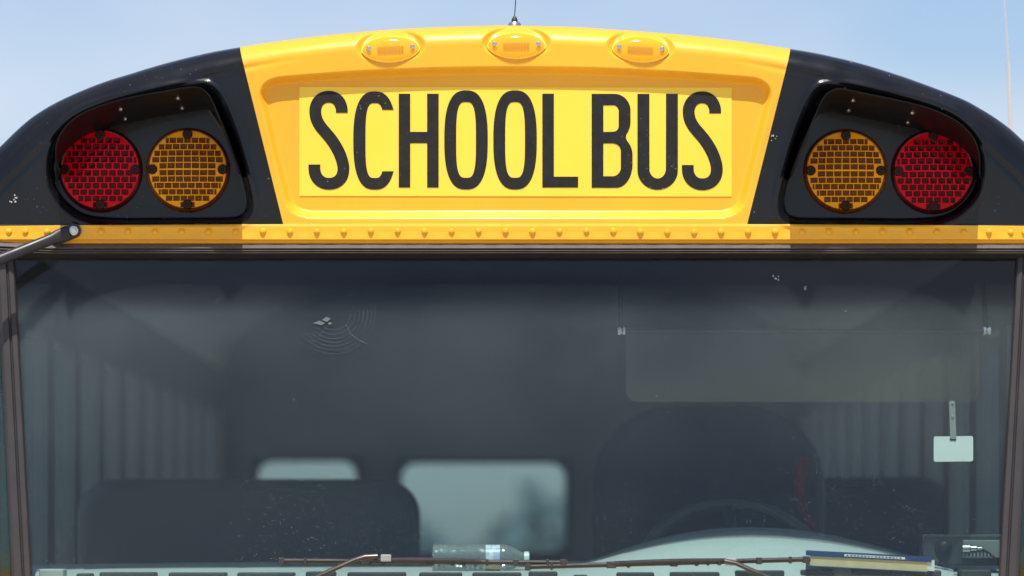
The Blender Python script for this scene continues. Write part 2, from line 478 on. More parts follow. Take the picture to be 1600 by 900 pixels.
# the low growth far behind the bus, seen blurred through its rear windows
def far_hedge():
    rng = np.random.default_rng(3)
    n = 9000
    x = rng.uniform(-26, 16, n)
    top = 2.25 + 0.3*np.sin(x*1.3) + 0.3*np.sin(x*2.9+1) + np.where(x < -7, 2.4, 0) + np.where(x > 0.3, 0.35, 0) + 1.4*np.clip((x-5)/6, 0, 1)
    z = top*rng.uniform(0, 1, n)**0.8
    y = 58 + rng.normal(0, 0.8, n)
    s_ = rng.uniform(0.12, 0.30, n)
    a = rng.normal(size=(n, 3)); a /= np.linalg.norm(a, axis=1)[:, None]
    b = np.cross(a, rng.normal(size=(n, 3))); b /= np.linalg.norm(b, axis=1)[:, None]
    c = np.stack([x, y, z+0.05], 1)
    q = np.stack([c-a*s_[:, None], c-b*s_[:, None]*0.6, c+a*s_[:, None], c+b*s_[:, None]*0.6], 1).reshape(-1, 3)
    me = bpy.data.meshes.new('far_hedge')
    me.from_pydata(q.tolist(), [], np.arange(n*4).reshape(-1, 4).tolist())
    me.materials.append(simple('hedge_leaf', (0.20, 0.25, 0.23), 0.6, 0.3, var=0.3, scale=1.2))
    o = bpy.data.objects.new('far_hedge', me); COL.objects.link(o)
    tag(o, 'blurred green growth seen through the rear window of the bus', 'hedge', kind='stuff')
far_hedge()

# ------------------------------------------------------------------ the bus
bus = bpy.data.objects.new('school_bus', None)
COL.objects.link(bus)
tag(bus, 'yellow and black school bus seen from the front, windshield and roof cap', 'bus')

SIL = [(-74,352),(-73,330),(-66,306),(-50,279),(-25,250),(0,229),(22,207.5),(44,188),(67,172),(89,159.5),(111,149),(133,139.5),(156,130.5),(178,123),(200,116.5),
       (244,103),(289,91),(333,81),(373,74),(404,69),(493,57),(582,48.5),(671,43),(760,40.3),(804,40),(889,42),(978,47.5),(1067,54.5),
       (1156,64.5),(1235,76.3),(1267,81.5),(1311,90.7),(1355,102),(1400,116),(1422,123.5),(1444,131.5),(1467,140),(1489,148.5),(1511,158),
       (1533,170.4),(1555.5,184.4),(1578,201),(1600,221),(1625,243),(1653,275),(1671,306),(1678,330),(1679,352)]
SILD = np.array(catmull(SIL, 8))

def seg_dist(px, py, poly, closed=False):
    d = np.full(px.shape, 1e9)
    L = len(poly)
    for i in range(L if closed else L-1):
        ax, ay = poly[i]; bx, by = poly[(i+1) % L]
        ex, ey = bx-ax, by-ay
        t = np.clip(((px-ax)*ex+(py-ay)*ey)/(ex*ex+ey*ey+1e-9), 0, 1)
        d = np.minimum(d, (px-ax-t*ex)**2+(py-ay-t*ey)**2)
    return np.sqrt(d)

def inside(px, py, poly):
    c = np.zeros(px.shape, bool)
    L = len(poly)
    for i in range(L):
        ax, ay = poly[i]; bx, by = poly[(i+1) % L]
        if ay == by: continue
        c ^= ((ay > py) != (by > py)) & (px < (bx-ax)*(py-ay)/(by-ay)+ax)
    return c

def sdf(px, py, poly):
    d = seg_dist(px, py, poly, True)
    return np.where(inside(px, py, poly), d, -d)

def sstep(a, b, x):
    t = np.clip((x-a)/(b-a), 0, 1)
    return t*t*(3-2*t)

SIGN_REC = catmull([(407,152),(409,140),(417,129),(434,122.5),(470,119),(560,112.5),(680,107.5),(805,106),(930,107.5),(1050,113),(1140,119.5),
            (1178,123),(1195,130),(1203,141),(1204,155),(1200,172),(1180,250),(1166,306),(1160,322),(1150,332),(1132,338),(1100,339.5),(805,339.5),
            (510,339.5),(478,338),(460,332),(450,322),(444,306),(430,250),(411,172)], 5, True)
LAMP_REC = [(76,270),(77,245),(84,219),(98,198),(122,178),(160,162),(210,149),(262,139),(300,134),(322,135),(338,145),(350,166),(366,207),
            (380,252),(391,295),(394,318),(389,337),(374,346.5),(350,349),(265,349.5),(180,349.5),(130,343),(98,322),(80,296)]
LAMP_L = catmull(LAMP_REC, 5, True)
LAMP_R = [(1611-x, y+0.5) for x, y in LAMP_L][::-1]
LAMP_DEPTH = 0.055
SIGN_DEPTH = 0.0225
MARKERS = [(610.5, 77.5, 45, 21.5, -0.045), (807, 72, 45, 21.5, 0.0), (1001, 78, 44, 21, 0.055)]

def cap_depth(px, py, sil_d):
    """depth of the moulded cap behind the front plane"""
    Y = curve_y(px)
    Rr = 30 + 20*np.clip((np.abs(px-805)-350)/450, 0, 1)
    t = np.clip(1-sil_d/Rr, 0, 1)
    Y = Y + 0.055*(1-np.sqrt(np.clip(1-t**2.2, 0, 1)))
    # a soft crease below the rolled edge of the black ends
    end = np.clip((np.abs(px-805)-330)/80, 0, 1)
    Y = Y + end*0.0022*np.exp(-((sil_d-Rr*1.02)/4.5)**2)
    box = (px > 400) & (px < 1212) & (py > 98) & (py < 345)
    s = sdf(px[box], py[box], SIGN_REC)
    wl = np.where(py[box] > 300, 12.0, 13.0)
    k = np.zeros_like(Y); k[box] = SIGN_DEPTH*sstep(-3, 11, s)
    # the side walls of the sign recess are shallow, the face around it curls in
    Y = Y + k
    for poly, x0, x1 in ((LAMP_L, 60, 405), (LAMP_R, 1206, 1551)):
        box = (px > x0) & (px < x1) & (py > 120) & (py < 356)
        s = sdf(px[box], py[box], poly)
        wd = 24-15*sstep(170, 230, py[box])
        k = np.zeros_like(Y)
        k[box] = LAMP_DEPTH*sstep(-1.5, wd, s) - 0.0035*np.exp(-((s+6)/4.5)**2)
        Y = Y + k
    for cx, cy, a, b, rot in MARKERS:
        dx, dy = px-cx, py-(cy-5)
        u = dx*math.cos(rot)+dy*math.sin(rot); v = -dx*math.sin(rot)+dy*math.cos(rot)
        q = np.sqrt((u/(a+9))**2+(v/(b+6))**2)
        Y = Y + 0.013*(1-sstep(0.80, 1.03, q))*(1-sstep(cy+2, cy+24, py))
    # the riveted flange at the foot, pulled in at each rivet
    fl = sstep(350.5, 352.5, py)
    Y = Y - 0.0025*fl - fl*sstep(362, 374, py)*0.0016*(1-np.cos(2*math.pi*(px-411)/42.1))*0.5
    return Y

def build_cap():
    us = np.arange(-74, 1679.1, 2.0)
    top = np.interp(us, SILD[:, 0], SILD[:, 1])
    n = 190
    tt = np.linspace(0, 1, n)
    # rows crowd towards the rolled top edge
    vv = 0.86*tt + 0.14*(1-(1-tt)**3)
    vv[-1] = 1
    PX = np.repeat(us[None, :], n, 0)
    PY = 374.0 + (top[None, :]-374.0)*vv[:, None]
    sil = seg_dist(PX.ravel(), PY.ravel(), SILD[::4].tolist() + [SILD[-1].tolist()]).reshape(PX.shape)
    sil[-1] = 0
    Y = cap_depth(PX.ravel(), PY.ravel(), sil.ravel()).reshape(PX.shape)
    k = S*(CD+Y)/CD
    co = np.stack([(PX-800)*k, Y, CZ+(HY-PY)*k], -1)
    back = co[-1].copy(); back[:, 1] += 0.10                       # the cap runs back over the roof
    foot = co[0].copy(); foot[:, 1] += 0.008                       # returned lower edge
    co = np.concatenate([foot[None], co, back[None]], 0)
    rim = co[-1]
    nr, nc = co.shape[:2]
    idx = np.arange(nr*nc).reshape(nr, nc)
    q = np.stack([idx[:-1, :-1], idx[:-1, 1:], idx[1:, 1:], idx[1:, :-1]], -1).reshape(-1, 4)
    me = bpy.data.meshes.new('front_cap')
    me.from_pydata(co.reshape(-1, 3).tolist(), [], q.tolist())
    me.materials.append(M['cap'])
    me.polygons.foreach_set('use_smooth', [True]*len(me.polygons))
    me.set_sharp_from_angle(angle=R(60))
    o = bpy.data.objects.new('front_cap', me)
    COL.objects.link(o); o.parent = bus
    o['label'] = 'moulded roof cap, yellow in the middle and black at both ends'
    return rim
RIM = build_cap()
LEN = 6.0

# roof skin, ceiling lining
rows = []
prof = [tuple(p) for p in RIM[::8]] + [tuple(RIM[-1])]
for Y, dz in ((None, -0.004), (0.35, -0.006), (2.5, -0.006), (LEN+0.02, -0.006)):
    rows.append([(p[0], p[1]-0.03 if Y is None else Y, p[2]+dz) for p in prof])
m = MB(); m.grid(rows); m.build('roof', M['yellow'], bus, True)
HALF = abs(RIM[0][0])
rows = []
for Y in (0.16, 2.0, 4.0, LEN-0.03):
    rows.append([(p[0]*0.945, Y, CZ+0.46+(p[2]-CZ-0.46)*0.915) for p in prof])
m = MB(); m.grid(rows); m.build('ceiling_lining', M['ceiling'], bus, True)
m = MB()
m.add([(p[0]*0.95, 0.15, CZ+0.46+(p[2]-CZ-0.46)*0.93) for p in prof] + [(prof[-1][0]*0.95, 0.15, P(0,402,0.1)[2]), (prof[0][0]*0.95, 0.15, P(0,402,0.1)[2])],
      [tuple(range(len(prof)+2))])
m.build('header_panel', M['header'], bus)

# side walls: sill panel, header rail, pillars; each window pane a sub-part
WT, WB = CZ+0.50, CZ-0.12
for s in (-1, 1):
    xo, xi = s*(HALF-0.004), s*(HALF-0.062)
    m = MB()
    m.box((xo, 0.10, 0.45), (xi, LEN, WB), 0)
    m.box((xo, 0.10, WT), (xi, LEN, RIM[0][2]-0.002), 0)
    edges = [(0.10, 0.20)]
    y = 0.55
    while y < LEN-0.3:
        edges.append((y, y+0.13)); y += 0.50
    edges.append((LEN-0.14, LEN))
    for a, b in edges: m.box((xo, a, WB), (xi, b, WT), 0)
    wall = m.build('side_wall', [M['yellow'], M['inner']], bus)
    for pl in wall.data.polygons: pl.material_index = 0 if pl.normal.x*s > 0.9 else 1
    m = MB()
    m.box((xi-s*0.001, 0.16, 0.5), (xi-s*0.008, LEN-0.02, WB-0.002)); m.box((xi-s*0.001, 0.16, WT+0.002), (xi-s*0.008, LEN-0.02, RIM[0][2]+0.03))
    for a, b in edges: m.box((xi-s*0.001, max(a, 0.16), WB), (xi-s*0.010, b-0.02 if b > LEN-0.05 else b, WT))
    m.build('wall_lining', M['inner'], wall)
    for (a, b), (c, d) in zip(edges[:-1], edges[1:]):
        m = MB(); xm = (xo+xi)/2
        m.box((xm-0.003, b+0.002, WB+0.002), (xm+0.003, c-0.002, WT-0.002))
        m.build('window_pane', M['side_glass'], wall)

# rear wall with its door window and side windows
def rear():
    kk = S*(CD+LEN)/CD
    X = lambda p: (p-800)*kk
    Z = lambda p: CZ+(HY-p)*kk
    holes = [(X(405), X(558), Z(872), Z(722)), (X(628), X(883), Z(863), Z(725)), (X(1050), X(1200), Z(872), Z(722))]
    xs = sorted({-HALF+0.07, HALF-0.07} | {h[0] for h in holes} | {h[1] for h in holes})
    m = MB()
    zlo, zhi = 0.5, RIM[:, 2].max()-0.02
    def top(x): return float(np.interp(x, RIM[:, 0], RIM[:, 2]))-0.012
    for a, b in zip(xs[:-1], xs[1:]):
        h = [q for q in holes if abs(q[0]-a) < 1e-6]
        spans = [(zlo, None)] if not h else [(zlo, h[0][2]), (h[0][3], None)]
        for z0, z1 in spans:
            nn = 6
            for i in range(nn):
                u0, u1 = a+(b-a)*i/nn, a+(b-a)*(i+1)/nn
                t0, t1 = (z1, z1) if z1 else (top(u0), top(u1))
                m.prism([(u0, LEN-0.05, z0), (u1, LEN-0.05, z0), (u1, LEN-0.05, t1), (u0, LEN-0.05, t0)], (0, 0.045, 0))
    o = m.build('rear_wall', [M['rear']], bus)
    for x0, x1, z0, z1 in holes:
        r = 0.055; pts = []
        for cx, cz, a0 in ((x1-r, z1-r, 0), (x0+r, z1-r, 90), (x0+r, z0+r, 180), (x1-r, z0+r, 270)):
            for i in range(7):
                a = R(a0+15*i); pts.append((cx+r*math.cos(a), cz+r*math.sin(a)))
        inn = [((x0+x1)/2+(p[0]-(x0+x1)/2)*0.995, p[1]) for p in pts]
        out = []
        for cx, cz, a0 in ((x1, z1, 0), (x0, z1, 90), (x0, z0, 180), (x1, z0, 270)):
            out += [(cx+(0.02 if cx == x1 else -0.02), cz+(0.02 if cz == z1 else -0.02))]*7
        f = MB()
        f.grid([[(p[0], LEN-0.075, p[1]) for p in inn]+[(inn[0][0], LEN-0.075, inn[0][1])], [(p[0], LEN-0.075, p[1]) for p in out]+[(out[0][0], LEN-0.075, out[0][1])]])
        f.grid([[(p[0], LEN-0.075, p[1]) for p in inn]+[(inn[0][0], LEN-0.075, inn[0][1])], [(p[0], LEN-0.02, p[1]) for p in inn]+[(inn[0][0], LEN-0.02, inn[0][1])]])
        f.build('window_frame', M['satin'], o)
        f = MB(); f.box((x0+0.001, LEN-0.03, z0+0.001), (x1-0.001, LEN-0.024, z1-0.001)); f.build('window_pane', M['rear_glass'], o)
rear()
m = MB(); m.box((-HALF+0.064, 0.0, 0.98), (HALF-0.064, LEN-0.06, 1.04)); m.build('floor_deck', M['floor'], bus)
m = MB(); m.box((-HALF+0.02, -0.12, 0.42), (HALF-0.02, 0.09, P(0, 925, -0.1)[2])); bevel(m.build('cowl_panel', M['yellow'], bus), 0.03, 4)
m = MB(); m.box((-HALF+0.01, -0.28, 0.42), (HALF-0.01, -0.125, 0.70)); bevel(m.build('bumper', M['black'], bus), 0.03, 4)
for s in (-1, 1):
    for y in (0.85, 4.7):
        m = MB(); m.lathe((s*(HALF-0.30), y, 0.46), 'x', [(0.28,-0.02),(0.44,-0.02),(0.46,0.02),(0.46,0.22),(0.44,0.26),(0.28,0.26)], 40)
        t = m.build('wheel', M['tyre'], bus, True)
        m = MB(); m.lathe((s*(HALF-0.30), y, 0.46), 'x', [(0.0,0.03),(0.10,0.03),(0.12,0.06),(0.275,0.08),(0.275,0.20),(0.12,0.18),(0.10,0.21),(0,0.21)], 32)
        m.build('rim', M['white'], t, True)

# header strip under the flange
m = MB()
uu = np.linspace(-60, 1665, 90)
m.grid([[PC(u, py, Y) for u in uu] for py, Y in ((370, 0.004), (376, 0.004), (379.5, 0.003), (381.4, 0.006), (382.2, 0.016))])
m.build('header_strip', M['yellow'], bus, True, angle=60)

# rivets along the flange
rv = MB(); rv.lathe((0,0,0), '-y', [(0.0072,-0.001),(0.0070,0.0012),(0.0060,0.0032),(0.0038,0.0048),(0.0016,0.0054),(0,0.0055)], 14)
rivet0 = None
RX = [14, 40, 74, 158, 200, 242, 284, 326, 368] + [411+42.1*i for i in range(28)]
RX = [x for x in RX if x < 1515] + [1545, 1579, 1601]
for x in RX:
    y = 361.5 + (0.8 if x < 400 else 0) + random.uniform(-0.5, 0.5) + (1.0 if x > 1000 else 0)
    Y = -0.0027 + curve_y(x)
    if rivet0 is None:
        rivet0 = rv.build('rivet', M['yellow'], bus, True); o = rivet0
    else:
        o = rivet0.copy(); COL.objects.link(o)
    o.location = P(x, y, Y)
    o.rotation_euler = (random.uniform(-.06, .06), random.uniform(0, 6.28), random.uniform(-.06, .06))
    sc = random.uniform(0.93, 1.06); o.scale = (sc, random.uniform(0.8, 1.1), sc)

# windshield: bowed, leaning back a little
def wy(px, py):
    return 0.028 - 0.10*(py-404)/500.0 + curve_y(px)
def WP(px, py, d=0.0):
    return P(px, py, wy(px, py)+d)
def edge(py, side):
    t = (py-404)/500.0
    return (19+27*t) if side < 0 else (1592-28*t)
m = MB()
pys = np.linspace(398, 930, 24)
rf = [[WP(edge(py, -1)+(edge(py, 1)-edge(py, -1))*i/40.0, py, 0) for i in range(41)] for py in pys]
rb = [[(p[0], p[1]+0.006, p[2]) for p in r] for r in rf]
m.grid(rf); m.grid(rb)
ring = lambda r: r[0] + [q[-1] for q in r[1:-1]] + r[-1][::-1] + [q[0] for q in r[1:-1]][::-1]
a, b = ring(rf), ring(rb)
m.grid([a+[a[0]], b+[b[0]]])
shield = m.build('windshield', M['glass'], bus, True, angle=50)

# rubber surround: ribbed head strip and two side strips
m = MB()
prof = [(381.6,0.012),(382.2,0.002),(387.4,-0.010),(388.0,-0.010),(388.4,-0.003),(389.0,-0.002),(391.4,-0.010),(391.9,-0.010),(392.3,-0.004),(393.2,-0.003),(394.8,-0.0095),(395.6,-0.008)]
shaded_lip = [(395.6,-0.008),(397.0,-0.003),(403.6,0.020),(404.6,0.036)]
uu = np.linspace(-45, 1650, 130)
def lift(u): return -5.5*float(sstep(70, 10, np.array(u)) if False else max(0, min(1, (75-u)/90)))
m.grid([[PC(u, py+lift(u)*(1-(py-381)/24.0)+0.25*math.sin(u*0.021)*((py-381)/24.0), Y) for u in uu] for py, Y in prof])
m.build('head_gasket', M['rubber'], shield, True, angle=25)
m = MB(); m.grid([[PC(u, py+lift(u)*(1-(py-381)/24.0)+0.25*math.sin(u*0.021)*((py-381)/24.0), Y) for u in uu] for py, Y in shaded_lip])
m.build('shaded_gasket_lip', M['shaded_lip'], shield, True, angle=25)  # underside of the head strip, split off to carry its painted shade
for s in (-1, 1):
    m = MB(); rows = []
    for py in np.linspace(402, 932, 30):
        e = edge(py, s); row = []
        for d, Y in ((4,0.012),(4,-0.004),(1,-0.012),(-6,-0.016),(-8,-0.012),(-9,-0.012),(-11,-0.018),(-20,-0.017),(-24,-0.008),(-25,0.02),(-25,0.05)):
            row.append(WP(e+(-s)*d*(1.0+0.12*(py-404)/500), py, Y))
        rows.append(row)
    m.grid(rows)
    m.build('side_gasket', M['pillar'], shield, True, angle=35)
    # glazed corner between windshield and side wall
    m = MB()
    rows = []
    for py in np.linspace(388, 932, 8):
        e = edge(py, s)+s*20
        xe = -72 if s < 0 else 1676
        rows.append([P(e+(xe-e)*t, py, wy(e, py)+0.03+0.05*t*t) for t in np.linspace(0, 1, 8)])
    m.grid(rows)
    o = m.build('corner_glass', M['corner_glass'], bus, True)
    sm = o.modifiers.new('solid', 'SOLIDIFY'); sm.thickness = 0.005

# bolted sign and letters -----------------------------------------------------
SGY = SIGN_DEPTH - 0.0016
def SP(px, py, d=0.0):
    return P(px, py, SGY + curve_y(px) + d)
m = MB()
xs = np.linspace(467.8, 1143.3, 40)
f = [[SP(x, y + (x-468)*0.0015) for x in xs] for y in (135.8, 220, 306)]
bk = [[(p[0], p[1]+0.0028, p[2]) for p in r] for r in f]
m.grid(f)
a, b = ring(f), ring(bk)
m.grid([a+[a[0]], b+[b[0]]])
sign = m.build('sign_panel', M['sign'], bus)
sign['label'] = 'yellow reflective panel reading SCHOOL BUS'

def ribbon(outer, inner):
    """mesh strip between two outlines with equal point counts"""
    m = MB()
    m.grid([[SP(x, y, -0.0009) for x, y in outer], [SP(x, y, -0.0009) for x, y in inner]])
    e0 = [SP(x, y, -0.0009) for x, y in outer]; e1 = [SP(x, y, 0.0) for x, y in outer]
    m.grid([e0, e1])
    e0 = [SP(x, y, -0.0009) for x, y in inner]; e1 = [SP(x, y, 0.0) for x, y in inner]
    m.grid([e0, e1])
    return m
def sup(cx, cy, a, b, n, t):
    c, s = math.cos(t), math.sin(t)
    return (cx + a*math.copysign(abs(c)**(2/n), c), cy + b*math.copysign(abs(s)**(2/n), s))
def letter(m):
    return m.build('letter', M['letter'], sign)
def rects(*rs):
    m = MB()
    for x0, y0, x1, y1 in rs:
        nn = max(1, int((x1-x0)/12))
        m.grid([[SP(x0+(x1-x0)*i/nn, y, -0.0009) for i in range(nn+1)] for y in (y0, y1)])
    return m
SCL = [(534,176.3),(533.6,168),(529.5,158.5),(522,152.8),(513.5,151.2),(504.5,153),(497.2,159),(493.2,168),(492.8,177),(495.2,187.5),(500.8,197.5),(508,206.3),(517,217),(525,229),
       (531.5,242),(535.6,255),(536.6,265),(534.5,275),(529,282.3),(521.5,286.2),(513.6,287.2),(505,285.5),(497.5,280.2),(492.8,272.3),(491.3,264),(491.3,257)]
def make_s(dx, dy):
    c = catmull(SCL, 5); o, i = [], []
    for k, p in enumerate(c):
        a, b = c[max(0, k-1)], c[min(len(c)-1, k+1)]
        tx, ty = b[0]-a[0], b[1]-a[1]; L = math.hypot(tx, ty)
        if k == 0: tx, ty, L = 0, -1, 1
        if k == len(c)-1: tx, ty, L = 0, -1, 1
        nx, ny = ty/L, -tx/L
        o.append((p[0]+nx*9.25+dx, p[1]+ny*9.25+dy)); i.append((p[0]-nx*9.25+dx, p[1]-ny*9.25+dy))
    return letter(ribbon(o, i))
make_s(0, 0)
# C
def make_c(cx, cy):
    ao, bo, no, ai, bi, ni = 33.6, 76.7, 2.6, 14.5, 58.5, 3.4
    def run(a, b, n, y_end):
        lim = math.asin(min(1, ((abs(y_end-cy))/b)**(n/2)))
        return [sup(cx, cy, a, b, n, -lim - (2*math.pi-2*lim)*k/80.0) for k in range(81)]
    return letter(ribbon(run(ao, bo, no, 171.6), run(ai, bi, ni, 171.6)))
make_c(585.6, 219.6)
letter(rects((623,146.4,641,293),(667.4,146.4,685.4,293),(641,206,667.4,223.6)))          # H
def make_o(cx, cy):
    T = [2*math.pi*k/96 for k in range(97)]
    return letter(ribbon([sup(cx, cy, 34, 77.5, 2.6, t) for t in T], [sup(cx, cy, 15.4, 59.2, 3.4, t) for t in T]))
make_o(728.2, 218.6); make_o(804.8, 218.6)
letter(rects((847.4,146.4,865.5,293),(865.5,276,903.4,293)))                             # L
def arc(cx, cy, a, b, t0, t1, n=12):
    return [(cx+a*math.cos(R(t0+(t1-t0)*k/n)), cy+b*math.sin(R(t0+(t1-t0)*k/n))) for k in range(n+1)]
def make_b():
    m = rects((924.4,146.6,942.8,293.4),)
    def band(o, i): m.grid([[SP(x, y, -0.0009) for x, y in o], [SP(x, y, -0.0009) for x, y in i]])
    # upper bowl
    o = [(942.8,146.6),(951,146.6)] + arc(960,173,25.2,26.4,-90,0,14) + [(985.2,190)] + arc(966,190,19.2,26,0,48,8) + [(977.8,215)]
    i = [(942.8,164.4),(950,164.4)] + arc(958,173.5,8.7,9.1,-90,0,14) + [(966.7,197)] + arc(957.5,197,9.2,9,0,70,8) + [(955,206)]
    band(o, i)
    # waist
    band([(942.8,206),(950,206),(955,206),(966,209.5),(977.8,215)], [(942.8,224),(950,224),(957,224),(968,219.5),(977.8,215)])
    # lower bowl
    o = [(977.8,215)] + arc(962,243,26.4,31,-47,0,8) + [(988.4,256)] + arc(963,256,25.4,37.4,0,90,16) + [(950,293.4),(942.8,293.4)]
    i = [(957,224)] + arc(957.5,236,12.5,12,-70,0,8) + [(970,262)] + arc(957,262,13,13.4,0,90,16) + [(950,275.4),(942.8,275.4)]
    band(o, i)
    letter(m)
make_b()
def make_u():
    o = [(996,146.6),(996,200),(996,266)] + arc(1027.6,266,31.6,30.6,180,0,28) + [(1059.2,200),(1059.2,146.6)]
    i = [(1014.7,146.6),(1014.7,200),(1014.9,264)] + arc(1027.6,264,12.8,14.8,180,0,28) + [(1040.6,200),(1040.6,146.6)]
    letter(ribbon(o, i))
make_u()
make_s(583.4, 0.8)

# warning lamps ---------------------------------------------------------------
def warning_lamp(cx, cy, rad, kind):
    base = LAMP_DEPTH + curve_y(cx)
    c = P(cx, cy, base)
    k = S*(CD+base)/CD
    r = rad*k
    word = 'red' if kind == 'red' else 'amber'
    m = MB()
    m.lathe((c[0], c[1]+0.004, c[2]), '-y', [(r*1.055,0),(r*1.055,0.010),(r*1.03,0.0165),(r*0.985,0.019),(r*0.965,0.018),(r*0.955,0.013),(r*0.955,0.0)], 72)
    lamp = m.build('warning_lamp', M[kind+'_rim'], bus, True)
    lamp['label'] = word + ' round warning lamp'
    def dome(q): return 0.0125+0.0065*(1-q*q)        # height of the lens above the plate
    m = MB()
    m.lathe((c[0], c[1], c[2]), '-y', [(r*q, dome(q)) for q in (0.965, 0.9, 0.8, 0.65, 0.5, 0.33, 0.16)] + [(0, dome(0))], 64)
    m.build('lens', M[kind], lamp, True)
    # moulded prisms of the lens, row by row like bricks
    m = MB()
    rows = 12
    ph = 2*0.95*r/rows
    for i in range(rows):
        z = -0.95*r + (i+0.5)*ph
        zz = abs(z)/r
        half = math.sqrt(max(0, (0.945*r)**2 - (abs(z)+0.36*ph)**2))
        pw = r*(0.205 - (0.03 if kind == 'amber' else 0.0)*zz)
        off = 0 if kind == 'amber' and 3 < i < 8 else (0.5 if i % 2 else 0)
        n = int(half/pw)+2
        for j in range(-n, n+1):
            x = (j+off)*pw
            gap = 0.035*pw if kind == 'amber' else 0.085*pw
            x0, x1 = max(x-pw/2+gap*0.9, -half), min(x+pw/2-gap*0.9, half)
            if x1-x0 < pw*0.25: continue
            skip = False
            for tx, tz in ((0, .88), (0, -.88), (.88, 0), (-.88, 0)):
                if math.hypot((x0+x1)/2-tx*r, z-tz*r) < 0.118*r: skip = True
            if skip: continue
            bow = 0.028*r*(1-(x/r)**2) if z > 0 else -0.012*r*(1-(x/r)**2)
            z0, z1 = z-ph*0.445+bow*0.5, z+ph*0.435+bow*0.5
            def h(xx, zz_, e): return c[1]-(dome(min(1, math.hypot(xx, zz_)/r))+e)
            for xa, xb in ((x0, x1),):
                ix, iz = (xb-xa)*0.10, (z1-z0)*0.10
                jit = random.uniform(-0.0004, 0.0005)
                xm_, zm_ = (xa+xb)/2+random.uniform(-.1, .1)*(xb-xa), (z0+z1)/2+random.uniform(-.08, .08)*(z1-z0)
                vs = [(xa,z0,-0.0004),(xb,z0,-0.0004),(xb,z1,-0.0004),(xa,z1,-0.0004),(xa+ix,z0+iz,0.0010+jit),(xb-ix,z0+iz,0.0010-jit),(xb-ix,z1-iz,0.0014+jit),(xa+ix,z1-iz,0.0014),(xm_,zm_,0.0003-jit)]
                m.add([(c[0]+a, h(a, b, e), c[2]+b) for a, b, e in vs], [(4,5,8),(5,6,8),(6,7,8),(7,4,8),(0,1,5,4),(1,2,6,5),(2,3,7,6),(3,0,4,7)])
    o = m.build('lens_prisms', M[kind+'_cell'], lamp)
    o['kind'] = 'stuff'
    for a in (0, 90, 180, 270):
        x, z = c[0]+0.875*r*math.cos(R(a)), c[2]+0.875*r*math.sin(R(a))
        m = MB(); m.lathe((x, c[1]-0.012, z), '-y', [(0.0105,0),(0.0105,0.006),(0.0085,0.0078),(0.0052,0.0078),(0.0048,0.0048),(0.0022,0.0048),(0.0018,0.0062),(0,0.0062)], 18)
        m.build('lens_screw', M['screw_dark'], lamp, True)
    return lamp
warning_lamp(158, 266.5, 62.5, 'red'); warning_lamp(294, 266, 62.5, 'amber')
warning_lamp(1320.5, 268, 62.5, 'amber'); warning_lamp(1457, 269, 62.5, 'red')

# sheet-metal visors over the lamps
VD = 0.15
def visor(rim_px, screws, outer):
    pts = catmull(rim_px, 6)
    n = len(pts)
    yb = LAMP_DEPTH-0.001
    rim, root = [], []
    for i, (x, y) in enumerate(pts):
        cy_ = curve_y(x)
        t = i/(n-1)
        tap = 1-0.45*max(0, abs(t-0.5)*2-0.7)/0.3
        X, Yf, Z = P(x, y, cy_-VD*tap)
        drop = 0.020*math.sin(math.pi*t)**0.7
        side = (1-t) if outer < 0 else t            # the outboard wall of the sheet flares to the recess
        cxn = outer*0.022*max(0.0, side-0.45)/0.55*min(1, 3.0*(side-0.45)) if side > 0.45 else 0.0
        rim.append(Vector((X, cy_-VD*tap, Z)))
        root.append(Vector((X+cxn, cy_+yb, Z-drop)))
    rows_o, rows_i = [], []
    cen = sum(root, Vector())/n
    for s in np.linspace(0, 1, 7):
        ro, ri = [], []
        for i in range(n):
            p = rim[i].lerp(root[i], s)
            a, b = rim[max(0, i-1)], rim[min(n-1, i+1)]
            t = (b-a); nn = Vector((-t.z, 0, t.x)).normalized()
            if nn.dot(rim[i]-cen) < 0: nn = -nn
            ro.append(tuple(p+nn*0.0025)); ri.append(tuple(p))
        rows_o.append(ro); rows_i.append(ri)
    m = MB()
    m.grid(rows_o); m.grid(rows_i)
    m.grid([rows_o[0], rows_i[0]]); m.grid([rows_o[-1], rows_i[-1]])
    m.grid([[r[0] for r in rows_o], [r[0] for r in rows_i]]); m.grid([[r[-1] for r in rows_o], [r[-1] for r in rows_i]])
    v = m.build('lamp_visor', M['black'], bus, True, angle=50)
    for x, y, s in screws:
        # the point of the sheet's underside nearest that place
        i = min(range(n), key=lambda q: abs(P(x, y, 0)[0]*(1-0.02*(1-s))-rim[q].x) + (0 if rim[q].z > cen.z else 9))
        p = rim[i].lerp(root[i], s)
        m = MB(); m.lathe((p.x, p.y, p.z+0.001), 'z', [(0.0055,0),(0.0055,-0.003),(0.003,-0.0052),(0,-0.0055)], 14)
        m.build('visor_screw', M['chrome'], v, True)
    return v
visor([(95,268),(88.5,248),(89,227),(97,207),(112,190),(135,175),(170,162),(210,152),(260,143),(293,137.5),(311,138),(323,146),(331.5,160),(345,195),(358,232),(371,268)],
      ((185,170,0.35),(190,184,0.8),(277,149,0.35),(281,167,0.8)), -1)
visor([(1240,272),(1252,238),(1266,204),(1280,169),(1288,153),(1298,143.5),(1313,139.5),(1345,145.5),(1400,157),(1445,168),(1478,181),(1502,196),(1520,216),(1529,240),(1530,272)],
      ((1333,168,0.8),(1337,151,0.35),(1421,190,0.8),(1426,172,0.35)), 1)

